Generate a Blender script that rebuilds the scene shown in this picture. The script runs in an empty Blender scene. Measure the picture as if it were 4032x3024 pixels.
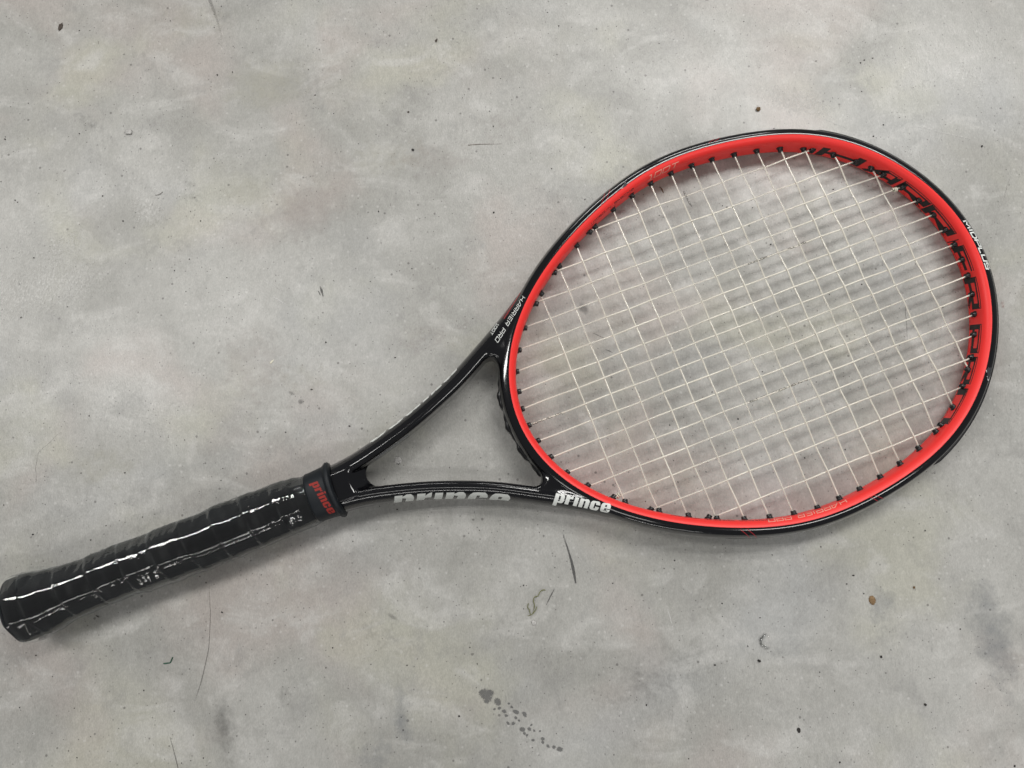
import bpy, bmesh, math, random
import numpy as np
from mathutils import Vector, Matrix
from mathutils.bvhtree import BVHTree
random.seed(7); rng = np.random.default_rng(11)
scene = bpy.context.scene
col = scene.collection
R = math.radians
MM = 0.001

# ---------------------------------------------------------------- camera
cam_d = bpy.data.cameras.new('camera')
cam = bpy.data.objects.new('camera', cam_d); col.objects.link(cam)
cam_d.sensor_width = 36.0; cam_d.lens = 36.0 * 3000 / 4032
cam_d.clip_start = 0.02; cam_d.clip_end = 60
rt = Vector((0.99998, 0.0001, 0.0061)); up = Vector((-0.00102, 0.98853, 0.15099)); bk = Vector((-0.00601, -0.15099, 0.98852))
cm = Matrix((rt, up, bk)).transposed().to_4x4()
cm.translation = Vector((-6.95, -52.57, 517.33)) * MM
cam.matrix_world = cm
scene.camera = cam

# ---------------------------------------------------------------- world, lamps, exposure
w = bpy.data.worlds.new('World'); scene.world = w; w.use_nodes = True
w.node_tree.nodes['Background'].inputs[0].default_value = (0.95, 0.97, 1.0, 1)
w.node_tree.nodes['Background'].inputs[1].default_value = 0.12
scene.view_settings.view_transform = 'Standard'; scene.view_settings.look = 'None'
scene.view_settings.exposure = 0.28; scene.view_settings.gamma = 1.0

def tube_light(name, x, y, z, rot, power, length=1.2, width=0.07, colr=(1.0, 0.985, 0.955)):
    ld = bpy.data.lights.new(name, 'AREA'); ld.shape = 'RECTANGLE'
    ld.size = length; ld.size_y = width; ld.energy = power; ld.color = colr
    o = bpy.data.objects.new(name, ld); col.objects.link(o)
    o.location = (x, y, z); o.rotation_euler = (0, 0, R(rot))
    return o
# fluorescent ceiling tubes of the hall
for lx, ly, rot, pw in ((0.70, 0.95, 4, 12.5), (0.85, 1.30, 4, 12), (-1.25, 0.48, 4, 14.5), (1.35, -0.75, 4, 8.5), (-0.35, -1.35, 4, 3.6), (-0.9, 3.3, 4, 16), (0.6, 3.3, 4, 16), (0.2, -3.6, 4, 9), (-1.7, -3.2, 4, 9)):
    for k in (-0.06, 0.06): tube_light('ceiling_tube', lx, ly + k, 1.75, rot, pw / 2, 1.2, 0.07)

# ---------------------------------------------------------------- material helpers
def new_mat(name):
    m = bpy.data.materials.new(name); m.use_nodes = True
    return m, m.node_tree.nodes, m.node_tree.links, m.node_tree.nodes['Principled BSDF']
def simple(name, colr, rough=0.5, spec=0.5, coat=0.0, bump=0.0, bscale=1500, var=0.0):
    m, n, l, p = new_mat(name)
    p.inputs['Base Color'].default_value = (*colr, 1); p.inputs['Roughness'].default_value = rough
    p.inputs['Specular IOR Level'].default_value = spec
    p.inputs['Coat Weight'].default_value = coat; p.inputs['Coat Roughness'].default_value = 0.07
    tc = n.new('ShaderNodeTexCoord')
    nz = n.new('ShaderNodeTexNoise'); nz.inputs['Scale'].default_value = bscale; nz.inputs['Detail'].default_value = 4
    l.new(tc.outputs['Object'], nz.inputs['Vector'])
    if bump:
        b = n.new('ShaderNodeBump'); b.inputs['Strength'].default_value = bump; b.inputs['Distance'].default_value = 0.0003
        l.new(nz.outputs['Fac'], b.inputs['Height']); l.new(b.outputs['Normal'], p.inputs['Normal'])
    if var:
        mx = n.new('ShaderNodeMix'); mx.data_type = 'RGBA'
        mx.inputs[6].default_value = (*[c * (1 - var) for c in colr], 1); mx.inputs[7].default_value = (*[min(1, c * (1 + var)) for c in colr], 1)
        l.new(nz.outputs['Fac'], mx.inputs[0]); l.new(mx.outputs[2], p.inputs['Base Color'])
    return m

M_black = simple('gloss_black_paint', (0.003, 0.003, 0.004), 0.12, 0.45, coat=0.7)
M_red = simple('satin_red_paint', (0.92, 0.036, 0.032), 0.42, 0.4, bump=0.04, bscale=1200, var=0.03)
M_plastic = simple('black_nylon', (0.008, 0.008, 0.009), 0.3, 0.5, bump=0.05)
M_rubber = simple('dark_rubber', (0.008, 0.0105, 0.0135), 0.5, 0.3, bump=0.15, bscale=2500)
M_grip = simple('black_grip_tape', (0.006, 0.0072, 0.009), 0.6, 0.2, bump=0.5, bscale=1800, var=0.4)
M_white = simple('white_print', (0.80, 0.82, 0.79), 0.4, 0.4)
M_grey = simple('grey_print', (0.62, 0.64, 0.61), 0.4, 0.4)
M_ink = simple('black_print', (0.012, 0.011, 0.011), 0.45, 0.35)
M_pale = simple('pale_print_on_red', (0.80, 0.46, 0.36), 0.45, 0.3)
M_redprint = simple('red_print', (0.28, 0.024, 0.018), 0.6, 0.3)
M_redline = simple('red_pinstripe', (0.42, 0.02, 0.03), 0.25, 0.5)
M_chip = simple('bare_graphite', (0.035, 0.036, 0.042), 0.5, 0.4, var=0.5, bscale=2500, bump=0.4)
M_chipglint = simple('chip_edge_glint', (0.6, 0.6, 0.6), 0.5, 0.4)  # pale colour standing for the highlight on a chip's edge

def string_mat():
    m, n, l, p = new_mat('natural_string')
    p.inputs['Base Color'].default_value = (0.84, 0.81, 0.71, 1); p.inputs['Roughness'].default_value = 0.16
    p.inputs['Specular IOR Level'].default_value = 0.75; p.inputs['Transmission Weight'].default_value = 0.0; p.inputs['Subsurface Weight'].default_value = 0.0
    p.inputs['IOR'].default_value = 1.45
    tc = n.new('ShaderNodeTexCoord'); nz = n.new('ShaderNodeTexNoise'); nz.inputs['Scale'].default_value = 26; nz.inputs['Detail'].default_value = 0
    l.new(tc.outputs['Object'], nz.inputs['Vector'])
    mr = n.new('ShaderNodeMapRange'); mr.inputs[1].default_value = .35; mr.inputs[2].default_value = .65
    mr.inputs[3].default_value = 0.90; mr.inputs[4].default_value = 0.38
    l.new(nz.outputs['Fac'], mr.inputs[0]); l.new(mr.outputs[0], p.inputs['Alpha'])
    return m
M_string = string_mat()

def film_mat():
    m, n, l, p = new_mat('clear_shrink_film'); n.remove(p)
    out = n['Material Output']
    tr = n.new('ShaderNodeBsdfTransparent'); tr.inputs[0].default_value = (0.97, 0.98, 0.975, 1)
    gl = n.new('ShaderNodeBsdfGlossy'); gl.inputs['Roughness'].default_value = 0.02
    df = n.new('ShaderNodeBsdfDiffuse'); df.inputs[0].default_value = (0.5, 0.53, 0.52, 1)
    fr = n.new('ShaderNodeFresnel'); fr.inputs[0].default_value = 1.85
    tc = n.new('ShaderNodeTexCoord'); mp = n.new('ShaderNodeMapping'); mp.inputs['Scale'].default_value = (110, 330, 330)
    nz = n.new('ShaderNodeTexNoise'); nz.inputs['Scale'].default_value = 1.0; nz.inputs['Detail'].default_value = 3
    b = n.new('ShaderNodeBump'); b.inputs['Strength'].default_value = 0.15; b.inputs['Distance'].default_value = 0.0012
    l.new(tc.outputs['Object'], mp.inputs[0]); l.new(mp.outputs[0], nz.inputs['Vector']); l.new(nz.outputs['Fac'], b.inputs['Height'])
    l.new(b.outputs[0], gl.inputs['Normal']); l.new(b.outputs[0], fr.inputs['Normal'])
    m1 = n.new('ShaderNodeMixShader'); m2 = n.new('ShaderNodeMixShader')
    lw = n.new('ShaderNodeLayerWeight'); lw.inputs[0].default_value = 0.5
    mu = n.new('ShaderNodeMath'); mu.operation = 'MULTIPLY_ADD'; mu.inputs[1].default_value = 0.42; mu.inputs[2].default_value = 0.004
    pw = n.new('ShaderNodeMath'); pw.operation = 'POWER'; pw.inputs[1].default_value = 2.6; l.new(lw.outputs['Facing'], pw.inputs[0]); l.new(pw.outputs[0], mu.inputs[0])
    at = n.new('ShaderNodeAttribute'); at.attribute_name = 'haze'
    ad = n.new('ShaderNodeMath'); ad.operation = 'MULTIPLY_ADD'; ad.inputs[1].default_value = 0.10; l.new(at.outputs['Fac'], ad.inputs[0]); l.new(mu.outputs[0], ad.inputs[2])
    l.new(ad.outputs[0], m1.inputs[0]); l.new(tr.outputs[0], m1.inputs[1]); l.new(df.outputs[0], m1.inputs[2])
    l.new(fr.outputs[0], m2.inputs[0]); l.new(m1.outputs[0], m2.inputs[1]); l.new(gl.outputs[0], m2.inputs[2])
    l.new(m2.outputs[0], out.inputs['Surface'])
    return m
M_film = film_mat()

def concrete_mat():
    m, n, l, p = new_mat('worn_concrete')
    tc = n.new('ShaderNodeTexCoord')
    def noise(sc, det=5, rough=0.55, dist=0.0, off=(0, 0, 0), stretch=(1, 1, 1), rz=0):
        mp = n.new('ShaderNodeMapping'); mp.inputs['Location'].default_value = off; mp.inputs['Scale'].default_value = stretch
        mp.inputs['Rotation'].default_value = (0, 0, R(rz))
        l.new(tc.outputs['Object'], mp.inputs[0])
        z = n.new('ShaderNodeTexNoise'); z.inputs['Scale'].default_value = sc; z.inputs['Detail'].default_value = det
        z.inputs['Roughness'].default_value = rough; z.inputs['Distortion'].default_value = dist
        l.new(mp.outputs[0], z.inputs['Vector']); return z.outputs['Fac']
    def rng_(v, a, b, c, d, smooth=False):
        r = n.new('ShaderNodeMapRange'); r.inputs[1].default_value = a; r.inputs[2].default_value = b
        r.inputs[3].default_value = c; r.inputs[4].default_value = d
        if smooth: r.interpolation_type = 'SMOOTHSTEP'
        l.new(v, r.inputs[0]); return r.outputs[0]
    def mix(f, a, b, mode='MIX'):
        x = n.new('ShaderNodeMix'); x.data_type = 'RGBA'; x.blend_type = mode
        for s, v in ((0, f), (6, a), (7, b)):
            if hasattr(v, 'default_value') or hasattr(v, 'is_linked'): l.new(v, x.inputs[s])
            else: x.inputs[s].default_value = v if s == 0 else (*v, 1)
        return x.outputs[2]
    def math_(op, a, b):
        x = n.new('ShaderNodeMath'); x.operation = op
        for s, v in ((0, a), (1, b)):
            if hasattr(v, 'is_linked'): l.new(v, x.inputs[s])
            else: x.inputs[s].default_value = v
        return x.outputs[0]
    base = mix(rng_(noise(9, 6, .6, .6), .35, .65, 0, 1), (0.318, 0.313, 0.291), (0.432, 0.426, 0.403))
    # mottles: warm pink, yellowish, cool patches
    base = mix(rng_(noise(8, 3, .5, .3, (3.1, 1.7, 0)), .50, .68, 0, .55, True), base, (0.430, 0.378, 0.350))
    base = mix(rng_(noise(10, 3, .5, .3, (9.4, 4.2, 0)), .50, .68, 0, .55, True), base, (0.440, 0.432, 0.355))
    base = mix(rng_(noise(7, 3, .5, .2, (1.2, 8.8, 0)), .54, .74, 0, .40, True), base, (0.385, 0.395, 0.405))
    # trowelled light and dark clouds
    base = mix(rng_(noise(22, 5, .62, .8, (5, 2, 0), (1, 1.7, 1), 25), .48, .70, 0, .55, True), base, (0.53, 0.522, 0.50))
    base = mix(rng_(noise(30, 6, .65, .5, (2, 7, 0)), .52, .74, 0, .5, True), base, (0.27, 0.265, 0.255))
    # fine grain with a brushed direction
    g1 = noise(1100, 3, .7, 0, (0, 0, 0), (1, .55, 1), -25)
    base = mix(1.0, base, mix(g1, (.69, .69, .69), (1.31, 1.31, 1.31)), 'MULTIPLY')
    g2 = noise(380, 4, .7, .3, (4, 4, 0), (1, .5, 1), 60)
    base = mix(1.0, base, mix(rng_(g2, .3, .7, 0, 1), (.91, .91, .908), (1.08, 1.08, 1.08)), 'MULTIPLY')
    g3 = noise(150, 5, .7, .4, (2, 9, 0), (1, .7, 1), 30)
    base = mix(1.0, base, mix(rng_(g3, .3, .7, 0, 1), (.95, .95, .948), (1.05, 1.05, 1.05)), 'MULTIPLY')
    # dark worn-in dirt in patches of tiny strokes
    area = rng_(noise(11, 3, .5, 0, (6.3, 3.3, 0)), .48, .66, 0, 1, True)
    strokes = rng_(noise(650, 2, .6, .4, (1, 2, 0), (1, .35, 1), 62), .60, .70, 0, 1)
    base = mix(math_('MULTIPLY', math_('MULTIPLY', area, strokes), .28), base, (0.15, 0.147, 0.14))
    # pin-prick pores
    for sc, thr, off in ((520, .16, (5, 2, 0)), (170, .10, (0, 0, 0)), (75, .035, (3, 1, 0))):
        mp = n.new('ShaderNodeMapping'); mp.inputs['Location'].default_value = off; l.new(tc.outputs['Object'], mp.inputs[0])
        wz = n.new('ShaderNodeTexVoronoi'); wz.inputs['Scale'].default_value = sc; l.new(mp.outputs[0], wz.inputs['Vector'])
        sel = n.new('ShaderNodeSeparateColor'); l.new(wz.outputs['Color'], sel.inputs[0])
        pick = rng_(sel.outputs[0], .93, .94, 0, 1)
        dot = rng_(wz.outputs['Distance'], thr, thr * 1.9, 1, 0, True)
        base = mix(math_('MULTIPLY', math_('MULTIPLY', dot, pick), .62), base, (0.085, 0.08, 0.075))
    # pale mineral flecks
    mp = n.new('ShaderNodeMapping'); mp.inputs['Location'].default_value = (7, 7, 0); l.new(tc.outputs['Object'], mp.inputs[0])
    wz = n.new('ShaderNodeTexVoronoi'); wz.inputs['Scale'].default_value = 240; l.new(mp.outputs[0], wz.inputs['Vector'])
    sel = n.new('ShaderNodeSeparateColor'); l.new(wz.outputs['Color'], sel.inputs[0])
    fl = math_('MULTIPLY', rng_(sel.outputs[1], .86, .9, 0, 1), rng_(wz.outputs['Distance'], .12, .3, 1, 0, True))
    base = mix(math_('MULTIPLY', fl, .35), base, (0.62, 0.61, 0.59))
    l.new(base, p.inputs['Base Color'])
    l.new(rng_(noise(14, 4, .6, .4, (8, 1, 0)), .35, .7, .30, .50), p.inputs['Roughness'])
    p.inputs['Specular IOR Level'].default_value = 0.5
    b = n.new('ShaderNodeBump'); b.inputs['Strength'].default_value = 0.55; b.inputs['Distance'].default_value = 0.00035
    h = math_('ADD', math_('MULTIPLY', g1, .6), math_('ADD', math_('MULTIPLY', g2, .7), noise(60, 4, .6)))
    l.new(h, b.inputs['Height']); l.new(b.outputs[0], p.inputs['Normal'])
    return m
M_floor = concrete_mat()

# ---------------------------------------------------------------- mesh helpers (coordinates in mm)
def mk(name, V, F, mats, parent=None, smooth=True, midx=None):
    me = bpy.data.meshes.new(name)
    me.from_pydata([tuple(float(c) * MM for c in v) for v in V], [], [tuple(int(i) for i in f) for f in F])
    for m in (mats if isinstance(mats, (list, tuple)) else [mats]): me.materials.append(m)
    if midx is not None: me.polygons.foreach_set('material_index', np.asarray(midx, dtype=np.int32))
    me.polygons.foreach_set('use_smooth', np.full(len(me.polygons), smooth))
    me.update()
    o = bpy.data.objects.new(name, me); col.objects.link(o)
    if parent: o.parent = parent
    return o
def grid_faces(n, m, closed_n=False, closed_m=True):
    F = []
    for i in range(n if closed_n else n - 1):
        i2 = (i + 1) % n
        for j in range(m if closed_m else m - 1):
            j2 = (j + 1) % m
            F.append((i * m + j, i2 * m + j, i2 * m + j2, i * m + j2))
    return F
def tube(path, rad, nseg=8, cap=True):
    path = np.asarray(path, float); n = len(path)
    T = np.gradient(path, axis=0); T /= np.linalg.norm(T, axis=1)[:, None]
    ref = np.array([0, 0, 1.0])
    A = np.cross(T, ref); bad = np.linalg.norm(A, axis=1) < 1e-3; A[bad] = np.cross(T[bad], [1.0, 0, 0])
    A /= np.linalg.norm(A, axis=1)[:, None]; B = np.cross(A, T)
    rad = np.broadcast_to(np.asarray(rad, float), (n,))
    ph = np.linspace(0, 2 * np.pi, nseg, endpoint=False)
    V = path[:, None, :] + rad[:, None, None] * (np.cos(ph)[None, :, None] * A[:, None, :] + np.sin(ph)[None, :, None] * B[:, None, :])
    F = grid_faces(n, nseg)
    if cap: F += [tuple(range(nseg))[::-1], tuple((n - 1) * nseg + k for k in range(nseg))]
    return V.reshape(-1, 3), F
def merge(parts):
    V, F, k = [], [], 0
    for v, f in parts:
        V += [tuple(x) for x in v]; F += [tuple(i + k for i in ff) for ff in f]; k += len(v)
    return V, F
def tag(o, label=None, cat=None, kind=None, group=None):
    if label: o['label'] = label
    if cat: o['category'] = cat
    if kind: o['kind'] = kind
    if group: o['group'] = group
    return o

# ================================================================ FLOOR
fl = mk('floor', [(-1800, -1800, 0), (1800, -1800, 0), (1800, 1800, 0), (-1800, 1800, 0)], [(0, 1, 2, 3)], M_floor, smooth=False)
tag(fl, kind='structure')

def mark_mat(name, colr, strength, scale, lo, hi, stretch=(1, 1, 1), rz=0):
    m, n, l, p = new_mat(name)
    p.inputs['Base Color'].default_value = (*colr, 1); p.inputs['Roughness'].default_value = 0.6
    out = n['Material Output']; tr = n.new('ShaderNodeBsdfTransparent'); mx = n.new('ShaderNodeMixShader')
    tc = n.new('ShaderNodeTexCoord'); mp = n.new('ShaderNodeMapping'); mp.inputs['Scale'].default_value = stretch; mp.inputs['Rotation'].default_value = (0, 0, R(rz))
    nz = n.new('ShaderNodeTexNoise'); nz.inputs['Scale'].default_value = scale; nz.inputs['Detail'].default_value = 4; nz.inputs['Roughness'].default_value = .65
    l.new(tc.outputs['Object'], mp.inputs[0]); l.new(mp.outputs[0], nz.inputs['Vector'])
    at = n.new('ShaderNodeAttribute'); at.attribute_name = 'fade'
    r = n.new('ShaderNodeMapRange'); r.inputs[1].default_value = lo; r.inputs[2].default_value = hi; r.inputs[3].default_value = 0; r.inputs[4].default_value = 1
    ad = n.new('ShaderNodeMath'); ad.operation = 'MULTIPLY_ADD'; ad.inputs[1].default_value = 1.0; ad.inputs[2].default_value = -0.5
    l.new(at.outputs['Fac'], ad.inputs[0])
    sm = n.new('ShaderNodeMath'); sm.operation = 'ADD'; l.new(nz.outputs['Fac'], sm.inputs[0]); l.new(ad.outputs[0], sm.inputs[1])
    l.new(sm.outputs[0], r.inputs[0])
    mu = n.new('ShaderNodeMath'); mu.operation = 'MULTIPLY'; mu.inputs[1].default_value = strength; l.new(r.outputs[0], mu.inputs[0])
    l.new(mu.outputs[0], mx.inputs[0]); l.new(tr.outputs[0], mx.inputs[1]); l.new(p.outputs[0], mx.inputs[2]); l.new(mx.outputs[0], out.inputs['Surface'])
    return m
_lift = [0.04]
def floor_patch(name, blobs, mat, res=1.0):
    """sheet with a 'fade' attribute: 1 in the middle of every blob (x, y, rx, ry, angle, peak), 0 at the rim"""
    _lift[0] += 0.012
    b = np.array(blobs, float)
    x0, x1 = (b[:, 0] - 1.3 * np.maximum(b[:, 2], b[:, 3])).min(), (b[:, 0] + 1.3 * np.maximum(b[:, 2], b[:, 3])).max()
    y0, y1 = (b[:, 1] - 1.3 * np.maximum(b[:, 2], b[:, 3])).min(), (b[:, 1] + 1.3 * np.maximum(b[:, 2], b[:, 3])).max()
    nx, ny = max(3, int((x1 - x0) / res)), max(3, int((y1 - y0) / res))
    X, Y = np.meshgrid(np.linspace(x0, x1, nx), np.linspace(y0, y1, ny), indexing='ij')
    f = np.zeros_like(X)
    for bx, by, rx, ry, a, pk in b:
        c, s = math.cos(R(a)), math.sin(R(a))
        u = ((X - bx) * c + (Y - by) * s) / rx; v = (-(X - bx) * s + (Y - by) * c) / ry
        f = np.maximum(f, pk * np.clip(1.25 - np.hypot(u, v), 0, 1))
    V = np.c_[X.ravel(), Y.ravel(), np.full(X.size, _lift[0])]
    F = grid_faces(nx, ny, False, False)
    ff = f.ravel(); F = [q for q in F if max(ff[list(q)]) > 0.001]
    o = mk(name, V, F, mat, fl, smooth=False)
    at = o.data.attributes.new('fade', 'FLOAT', 'POINT'); at.data.foreach_set('value', ff.astype(np.float32))
    return o
def floor_stroke(name, pts, widths, mat, fades=None, step=0.8):
    _lift[0] += 0.012
    pts = np.array(pts, float); d = np.r_[0, np.cumsum(np.hypot(*np.diff(pts, axis=0).T))]
    n = max(4, int(d[-1] / step)); t = np.linspace(0, d[-1], n)
    P = np.c_[np.interp(t, d, pts[:, 0]), np.interp(t, d, pts[:, 1])]
    k = 5 if n > 12 else 1
    for c in (0, 1):
        q = np.pad(P[:, c], k, mode='edge'); P[:, c] = np.convolve(q, np.ones(2 * k + 1) / (2 * k + 1), 'valid')
    W = np.interp(t, np.linspace(0, d[-1], len(widths)), widths)
    fd = np.interp(t, np.linspace(0, d[-1], len(fades or [1, 1])), fades or [1, 1])
    T = np.gradient(P, axis=0); T /= np.linalg.norm(T, axis=1)[:, None]; N = np.c_[-T[:, 1], T[:, 0]]
    V, f = [], []
    for i in range(n):
        for s, q in ((-1, 0.0), (-.4, 1.0), (.4, 1.0), (1, 0.0)):
            V.append((P[i, 0] + N[i, 0] * W[i] * s, P[i, 1] + N[i, 1] * W[i] * s, _lift[0])); f.append(q * fd[i])
    o = mk(name, V, grid_faces(n, 4, False, False), mat, fl, smooth=False)
    at = o.data.attributes.new('fade', 'FLOAT', 'POINT'); at.data.foreach_set('value', np.array(f, np.float32))
    return o
K_stain = mark_mat('oil_drip_stain', (0.14, 0.14, 0.138), .62, 1100, .36, .62)
K_scuff = mark_mat('rubber_scuff', (0.055, 0.055, 0.055), .62, 1600, .46, .85, (1, .25, 1), 10)
K_line = mark_mat('hairline_mark', (0.12, 0.115, 0.105), .42, 1500, .46, .85)
K_brown = mark_mat('brown_scratch', (0.10, 0.07, 0.045), .7, 1500, .45, .8)
K_pale = mark_mat('pale_wear_and_glare', (0.74, 0.73, 0.70), .75, 700, .50, .95, (1, .6, 1), -20)  # pale colour for worn concrete and for painted lamp glare
K_palescr = mark_mat('pale_scratch', (0.72, 0.71, 0.69), .65, 1500, .45, .8)
K_smudge = mark_mat('dark_smudge', (0.13, 0.128, 0.122), .42, 160, .42, 1.05)
K_cool = mark_mat('cool_smudge', (0.26, 0.275, 0.29), .5, 90, .40, 1.0)
K_warm = mark_mat('yellow_tint', (0.54, 0.525, 0.44), .40, 120, .40, 1.0)
K_pink = mark_mat('pink_tint', (0.47, 0.415, 0.385), .34, 120, .40, 1.0)
K_rust = mark_mat('red_chalk', (0.42, 0.22, 0.20), .45, 500, .45, .9)
# drip trail bottom middle
st = [(-20.6, -177.1), (-13, -181.1), (-8.9, -187), (-7.5, -189.6), (-1.3, -187.3), (4.3, -188.8), (-12, -185), (-6.4, -194.2), (-3, -194.4), (2.9, -198.1), (7.3, -197.8), (4.2, -200.4), (10.4, -198.8), (5.9, -201.4), (9.7, -204.6), (15.9, -203.7), (15.9, -205.9), (19.3, -208.2), (23.1, -208.8), (26.8, -210.1), (-4, -184.4), (-5.8, -182.2), (14.2, -199.1), (8.7, -195.3), (.8, -192.6), (-1.3, -190.9), (-15.1, -185.7)]
rr = [5.2, 2.9, 1.9, 1.6, 2.4, 2.3, 1.6, 1.6, 1.6, 2.2, 1.7, 1.3, 1.2, 1.2, 1.5, 1.6, 1.5, 1.6, 1.6, 2.4, 1.3, 1.1, 1.0, 1.1, 1.1, 1.3, 1.2]
bl = []
for (x, y), r in zip(st, rr): bl.append((x, y, r * 1.15, r * random.uniform(.7, 1.0), random.uniform(-60, 30), .95 if r > 2 else .85))
bl += [(-22.6, -175.6, 3.4, 2.8, 0, .95), (-18.2, -175.8, 3.4, 2.8, 0, .95), (-20, -180.6, 2.6, 2.2, 0, .9)]
floor_patch('oil_stain', bl, K_stain, .35)
floor_stroke('rubber_scuff', [(28.5, -69), (31.5, -79), (34.5, -88.1), (37.1, -98.6), (38.5, -107.9)], [.5, .9, 1.2, 1.6, .8], K_scuff, [.3, .75, .85, 1.05, .95])
floor_stroke('hairline_mark', [(-203.5, -105.5), (-201.2, -127.7), (-201, -147.8), (-204.5, -167.8), (-207.1, -176.8), (-208.7, -182.7)], [.35, .5, .5, .6, .6, .4], K_line, [.6, .8, .8, .9, .9, .5])
floor_stroke('hairline_mark', [(-222.9, -201.2), (-219.8, -209.9), (-216.2, -220.9), (-211.2, -240.4)], [.4, .6, .6, .6], K_line, [.7, 1, .9, .8])
floor_stroke('scuff_mark', [(-230.7, 320.5), (-223.3, 302.8), (-218.4, 288.5), (-215.7, 270.5)], [2.4, 1.8, 1.2, .8], K_line, [.75, .7, .5, .4])
cr = [(-309.4, -7), (-313, -9.5), (-315, -12.6), (-317.9, -15.2), (-321.6, -18.4), (-324.4, -22.4), (-323.6, -27), (-324.9, -30.6), (-323.4, -35), (-323.2, -41)]
floor_stroke('hairline_crack', cr, [.25, .3], K_line, [.7, .85, .8], .4)
floor_stroke('hairline_crack', [(271.3, 92), (271.9, 84.7), (271, 77.4), (271.6, 70.1), (271, 60.7), (271.4, 54)], [.25, .45, .45, .25], K_line, [.5, .9, .9, .5], .4)
floor_stroke('hairline_crack', [(356, 180), (352, 172), (350, 165), (347, 158), (344, 156)], [.25, .3], K_line, [.5, .75, .4], .4)
for pts, wd in (([(-138.1, 95.9), (-135.3, 87.3)], [.6, 1.4, .5]), ([(-139.4, 92.5), (-137.2, 88.2)], [.4, .8, .3]), ([(51.8, 62.5), (60.7, 58.4)], [.3, .4, .3]), ([(60.5, 50.9), (66.3, 48.2)], [.25, .35, .2]), ([(25, -109), (21, -116), (18, -122)], [.4, .6, .4])):
    floor_stroke('scuff_mark', pts, wd, K_scuff, [.7, .95, .6])
floor_stroke('brown_scratch', [(-36.6, 200.4), (-28, 201.4), (-17.7, 201.4), (-6, 201.8)], [.5, .45, .35, .2], K_brown, [1, .9, .7, .4])
for a in (([(97, -119), (100, -128), (102, -138)], [.4, .5, .4]), ([(-178, 101), (-165, 92)], [.6, .5, .3]), ([(-172, 89), (-158, 80)], [.6, .8, .3]), ([(215, 196), (232, 190), (252, 187)], [.4, .5, .3]), ([(222, 222), (240, 214)], [.3, .4, .3]), ([(238, 200), (246, 188)], [.4, .4, .2]), ([(162, 238), (162, 224)], [.35, .4, .2]), ([(88, 218), (88, 204)], [.35, .4, .2]), ([(290, 216), (330, 206)], [.3, .4, .3]), ([(309, -184), (307, -191)], [.3, .4, .3])):
    floor_stroke('pale_scratch', a[0], a[1], K_palescr, [.7, .9, .5])
floor_patch('pale_wear_and_glare', [(-334, 92, 95, 34, 14, .72), (-318, 118, 40, 22, 60, .66), (-262, 152, 20, 26, 20, .75), (-300, 70, 60, 30, -20, .5)], K_pale, 4)  # white glare at the left painted in, over a worn patch
floor_patch('pale_wear_and_glare', [(205, 235, 60, 22, -12, .62), (330, 250, 30, 40, 10, .55), (300, 190, 60, 20, -8, .55), (120, 205, 40, 16, 20, .5), (295, -190, 50, 26, -20, .5)], K_pale, 4)  # brightening towards the right-hand lamps, painted along with the wear
floor_patch('yellow_tint', [(-182, 247, 46, 30, 10, .8), (-238, 300, 40, 22, 0, .6), (-195, 165, 30, 24, 0, .6), (-95, 190, 50, 26, 10, .6), (-150, 30, 40, 24, 0, .5), (-280, -30, 40, 26, 0, .6)], K_warm, 4)
floor_patch('pink_tint', [(-151, 150, 46, 34, 20, .75), (-60, 190, 50, 26, 0, .6), (-181, 38, 40, 50, 30, .65), (-10, 215, 40, 22, 0, .5), (60, 130, 40, 24, 0, .5), (-60, 60, 50, 26, 20, .5)], K_pink, 4)
floor_patch('cool_smudge', [(312, -140, 20, 60, 12, .75), (60, -110, 26, 14, 0, .3), (240, -122, 16, 24, 0, .6), (-75, -190, 12, 34, 14, .65), (-92, -212, 20, 22, 0, .55), (330, 70, 30, 20, 0, .4), (180, -150, 40, 16, 15, .4)], K_cool, 4)
floor_patch('dark_smudge', [(-188, -196, 12, 24, 8, .8), (-150, -178, 10, 12, 0, .6), (-232, 165, 22, 12, -30, .5), (-310, 218, 30, 10, -30, .55), (-275, 265, 22, 12, -30, .5), (90, -165, 70, 30, 25, .52), (-90, -140, 50, 24, -30, .45), (-240, -125, 40, 12, -8, .4), (30, -150, 60, 20, 10, .45), (150, -95, 40, 14, -30, .45), (290, 250, 40, 18, 0, .4)], K_smudge, 3)
floor_patch('dark_smudge', [(46, 80, 4, 6, 30, 1.1), (-154.5, 20, 4, 2, -30, .9), (-148, 14, 3, 3, 0, 1.0), (-82, -128, 2, 6, 60, .9)], K_smudge, 1)
floor_patch('red_chalk', [(322, 112, 3, 9, 22, .9), (331, 96, 2.5, 7, 22, .85), (340, 83, 2, 5, 0, .7)], K_rust, 1)

# ================================================================ RACKET FRAME CURVES (mm; u along the racket, v across, z up; 0 = string plane)
AK = [145.4482, 2.0346, 18.3476, -3.0212, 2.2751, -1.2002, 0.2693, 0.2362, 0.2485]
NS = 720
th = np.linspace(0, 2 * np.pi, NS, endpoint=False)[::-1]      # clockwise seen from above, ends at the tip
th = np.roll(th, 1)                                           # first sample: theta = 0 (tip)
rad = sum(a * np.cos(k * th) for k, a in enumerate(AK))
HB = np.c_[508 + rad * np.cos(th), rad * np.sin(th)]          # crest line of the hoop
def diffc(P): return np.roll(P, -1, 0) - np.roll(P, 1, 0)
HT = diffc(HB); HT /= np.linalg.norm(HT, axis=1)[:, None]
HN = np.c_[-HT[:, 1], HT[:, 0]]                               # outward (clockwise travel)
HS = np.r_[0, np.cumsum(np.linalg.norm(np.roll(HB, -1, 0) - HB, axis=1))]; HL = HS[-1]
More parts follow.
